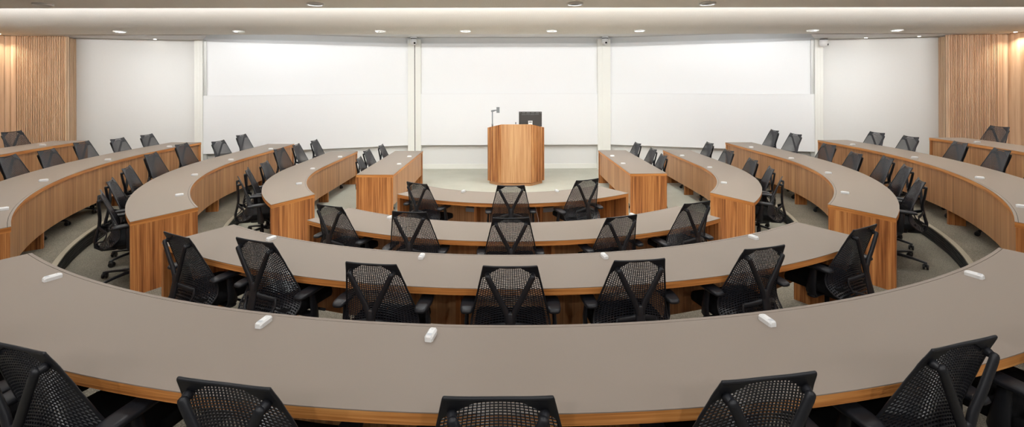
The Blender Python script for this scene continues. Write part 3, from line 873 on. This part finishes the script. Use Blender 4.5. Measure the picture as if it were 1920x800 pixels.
# ------------------------------------------------------------------ lectern and its equipment
LX = .12; LY = 10.12
lec = thing('lectern', 'large timber lectern with battened angled sides in front of the whiteboards', 'lectern', (LX, LY, 0))
F0, F1 = P2(-.330, 0), P2(.330, 0); W0, W1 = P2(-.635, .30), P2(.635, .30); B0, B1 = P2(-.635, .86), P2(.635, .86)
ZLF, ZLW, ZLB = 1.36, 1.265, 1.20
def lpanel(p0, p1, z0, za, zb, th, name, m, battens=0):
    d = p1-p0; L = d.length; u = d/L; nr = P2(-u.y, u.x)     # inward
    mb = MB()
    def q(s, t, z): p = p0+u*s+nr*t; return (p.x, p.y, z)
    def slab(s0, s1, t0, t1):
        zA = za+(zb-za)*s0/L; zB = za+(zb-za)*s1/L
        P = [q(s0, t0, z0), q(s1, t0, z0), q(s1, t1, z0), q(s0, t1, z0), q(s0, t0, zA), q(s1, t0, zB), q(s1, t1, zB), q(s0, t1, zA)]
        o = random.random()*8
        for f in ((0, 1, 5, 4), (1, 2, 6, 5), (2, 3, 7, 6), (3, 0, 4, 7)):
            mb.face([P[k] for k in f], [((s0, s1)[k in (1, 2, 5, 6)]+o+(t1 if k in (2, 3, 6, 7) else t0), P[k][2]+o) for k in f])
        mb.face([P[k] for k in (4, 5, 6, 7)]); mb.face([P[k] for k in (3, 2, 1, 0)])
    if not battens: slab(0, L, 0, th)
    else:
        slab(0, L, .012, th); w = L/battens
        for b in range(battens): 
            dep = (0, .006, 0.002, .009)[b % 4]
            slab(b*w+.004, (b+1)*w-.004, -.012+dep, .012)
    return mb.build(name, M[m], lec)
lpanel(F0, F1, .075, ZLF, ZLF, .03, 'front_panel', 'lectern')
lpanel(W0, F0, .075, ZLW, ZLF, .04, 'side_wing', 'lectern_dark', 9)
lpanel(F1, W1, .075, ZLF, ZLW, .04, 'side_wing', 'lectern_dark', 9)
lpanel(B0, W0, .075, ZLB, ZLW, .03, 'side_panel', 'lectern')
lpanel(W1, B1, .075, ZLW, ZLB, .03, 'side_panel', 'lectern')
mb = MB()      # recessed plinth with rounded corners
pl = [(-.60, .84), (-.60, .37), (-.585, .315), (-.54, .27), (-.36, .065), (-.30, .03), (.30, .03), (.36, .065), (.54, .27), (.585, .315), (.60, .37), (.60, .84)]
acc = 0
for i in range(len(pl)):
    a, b = pl[i], pl[(i+1) % len(pl)]; l = math.hypot(b[0]-a[0], b[1]-a[1])
    mb.face([(a[0], a[1], 0), (b[0], b[1], 0), (b[0], b[1], .075), (a[0], a[1], .075)], [(0, acc), (0, acc+l), (.075, acc+l), (.075, acc)]); acc += l
mb.face([(x, y, .075) for x, y in pl]); mb.build('plinth', M['lectern'], lec)
mb = MB(); tp = [(-.60, .86), (-.60, .31), (-.315, .03), (.315, .03), (.60, .31), (.60, .86)]
for z, fl in ((1.02, 1), (.98, 0)): mb.face([(x, y, z) for x, y in (tp if fl else tp[::-1])])
for i in range(6):
    a, b = tp[i], tp[(i+1) % 6]; mb.face([(a[0], a[1], .98), (b[0], b[1], .98), (b[0], b[1], 1.02), (a[0], a[1], 1.02)])
mb.build('worktop', M['lectern'], lec)

mon = thing('monitor', 'dark computer monitor seen from behind on the lectern', 'monitor', (.455, 10.55, 1.021), rad(-3))
mb = MB(); mb.box(-.262, .262, -.02, .018, .255, .592); mb.build('housing', M['monitor'], mon)
mb = MB(); 
for k in range(4): mb.box(-.19+k*.105, -.12+k*.105, -.024, -.02, .563, .572)
mb.box(-.25, -.225, -.024, -.02, .563, .572); mb.box(.225, .25, -.024, -.02, .563, .572)
for k in range(4): mb.box(-.20+k*.102, -.11+k*.102, -.023, -.02, .527+.006*(k % 2), .533+.006*(k % 2))
mb.build('vent_slots', M['docgrey'], mon)
mb = MB(); mb.box(-.25, .25, .018, .0195, .268, .58); mb.build('screen', M['lens'], mon)
mb = MB(); mb.box(-.048, .048, -.075, -.022, .20, .385); mb.box(-.035, .035, -.075, -.03, .01, .20); mb.box(-.12, .12, -.13, .09, 0, .012)
mb.build('stand', M['white'], mon)
mb = MB(); mb.box(-.034, .034, -.0765, -.075, .352, .368); mb.build('stand_slot', M['dark'], mon)

dc = thing('document_camera', 'grey document camera on a thin post at the lectern left edge', 'document camera', (-.415, 10.52, 1.021), 0)
mb = MB(); mb.lathe([(.06, 0), (.06, .015), (.02, .02)], n=20); mb.build('foot', M['docgrey'], dc)
mb = MB(); mb.lathe([(.012, .015), (.012, .26), (.019, .262), (.019, .315), (.012, .32), (.013, .60)], n=14); mb.build('post', M['docgrey'], dc)
mb = MB(); mb.tube([(-.012, 0, .612), (.03, 0, .618), (.07, 0, .63), (.115, 0, .628)], [.022, .022, .013, .013], n=10, side=(0, 1, 0)); mb.build('arm', M['docgrey'], dc)
mb = MB(); mb.box(.095, .165, -.04, .045, .572, .70); mb.build('head', M['docgrey'], dc)
gm = thing('gooseneck_microphone', 'tiny black microphone tip rising behind the lectern front', 'microphone', (.115, 10.30, 1.026), 0)
mb = MB(); mb.tube([(0, .06, .0), (0, .06, .12), (0, .045, .25), (0, .02, .335)], .004, n=8); mb.build('stem', M['black'], gm)
mb = MB(); mb.tube([(0, .02, .335), (0, .005, .362)], .010, n=10); mb.build('tip', M['black'], gm)

# ------------------------------------------------------------------ lights
COOL = (.93, .99, 1); WARM = (1, .995, .98); NEUT = (.90, .95, 1)
# linear wall washers hidden behind the cove edge, aimed at the front wall
def washer(x0, x1, y, z, en, tilt, turn=0., col=NEUT, spread=160, w=.08):
    o = lamp('AREA', 'wall_washer', ((x0+x1)/2, y, z), en, x1-x0, size_y=w, col=col, spread=spread)
    o.rotation_euler = (rad(tilt), 0, rad(turn))
washer(-7.0, 7.0, 9.80, 3.44, 46, 64)
for sd in (-1, 1):      # fill added at the outermost ceiling fittings, aimed at the white side walls
    o = lamp('AREA', 'ceiling_lamp_or_fill', (sd*7.6, 9.0, ZCEIL-.008), 11, .13, col=(.95, .98, 1), spread=110); o.rotation_euler = (rad(42), 0, rad(-sd*14))
# lamps at the round fittings, plus unseen fill added over seats and behind camera
for x in (-5.3, -4.28, -2.55, -.89, .80, 2.52, 4.25, 5.93):
    for y, e in ((9.0, 23), (5.95, 14), (3.4, 8), (1.0, 11), (-1.2, 19)):
        if y == 9.0 and abs(x) in (4.28, 4.25): continue
        o = lamp('AREA', 'ceiling_lamp_or_fill', (x, y if y != 5.95 or x in (-2.55, .80, 2.52) else 5.0, ZCEIL-.008), e*(.55 if abs(x) > 4 and y > 2 else 1), .13, col=(COOL if y > 5 else WARM), spread=140)
        o.rotation_euler = (rad({9.0: 12, 1.0: 22, -1.2: 30}.get(y, 0)), 0, 0)
for sd in (-1, 1): lamp('AREA', 'small_downlight', (sd*10.42, 9.44, 3.284), 5, .06, col=(1, .88, .70), spread=120)

w = D.worlds.new('World'); SC.world = w; w.use_nodes = True
w.node_tree.nodes['Background'].inputs[0].default_value = (1, .97, .93, 1); w.node_tree.nodes['Background'].inputs[1].default_value = .05

# ------------------------------------------------------------------ camera
F_PX, HOR, X0P, ROLL, CAMX, YAW = 863.06, 156.15, 956.91, .00257, -.084, .0078
cd = D.cameras.new('camera'); cam = D.objects.new('camera', cd); COL.objects.link(cam)
cd.sensor_width = 36; cd.lens = 36*F_PX/1920
cd.shift_x = (960-X0P)/1920; cd.shift_y = -(400-HOR)/1920
cd.clip_start = .05; cd.clip_end = 60
cam.matrix_world = Matrix.Translation((CAMX, 0, H_CAM)) @ Matrix.Rotation(-YAW, 4, 'Z') @ Matrix.Rotation(PI/2, 4, 'X') @ Matrix.Rotation(-ROLL, 4, 'Z')
SC.camera = cam

SC.view_settings.view_transform = 'Standard'; SC.view_settings.look = 'None'
SC.view_settings.gamma = 1; SC.view_settings.use_curve_mapping = False
SC.view_settings.exposure = 0.0
SC.cycles.use_denoising = True
SC.cycles.max_bounces = 10; SC.cycles.diffuse_bounces = 6
SC.cycles.sample_clamp_indirect = 6
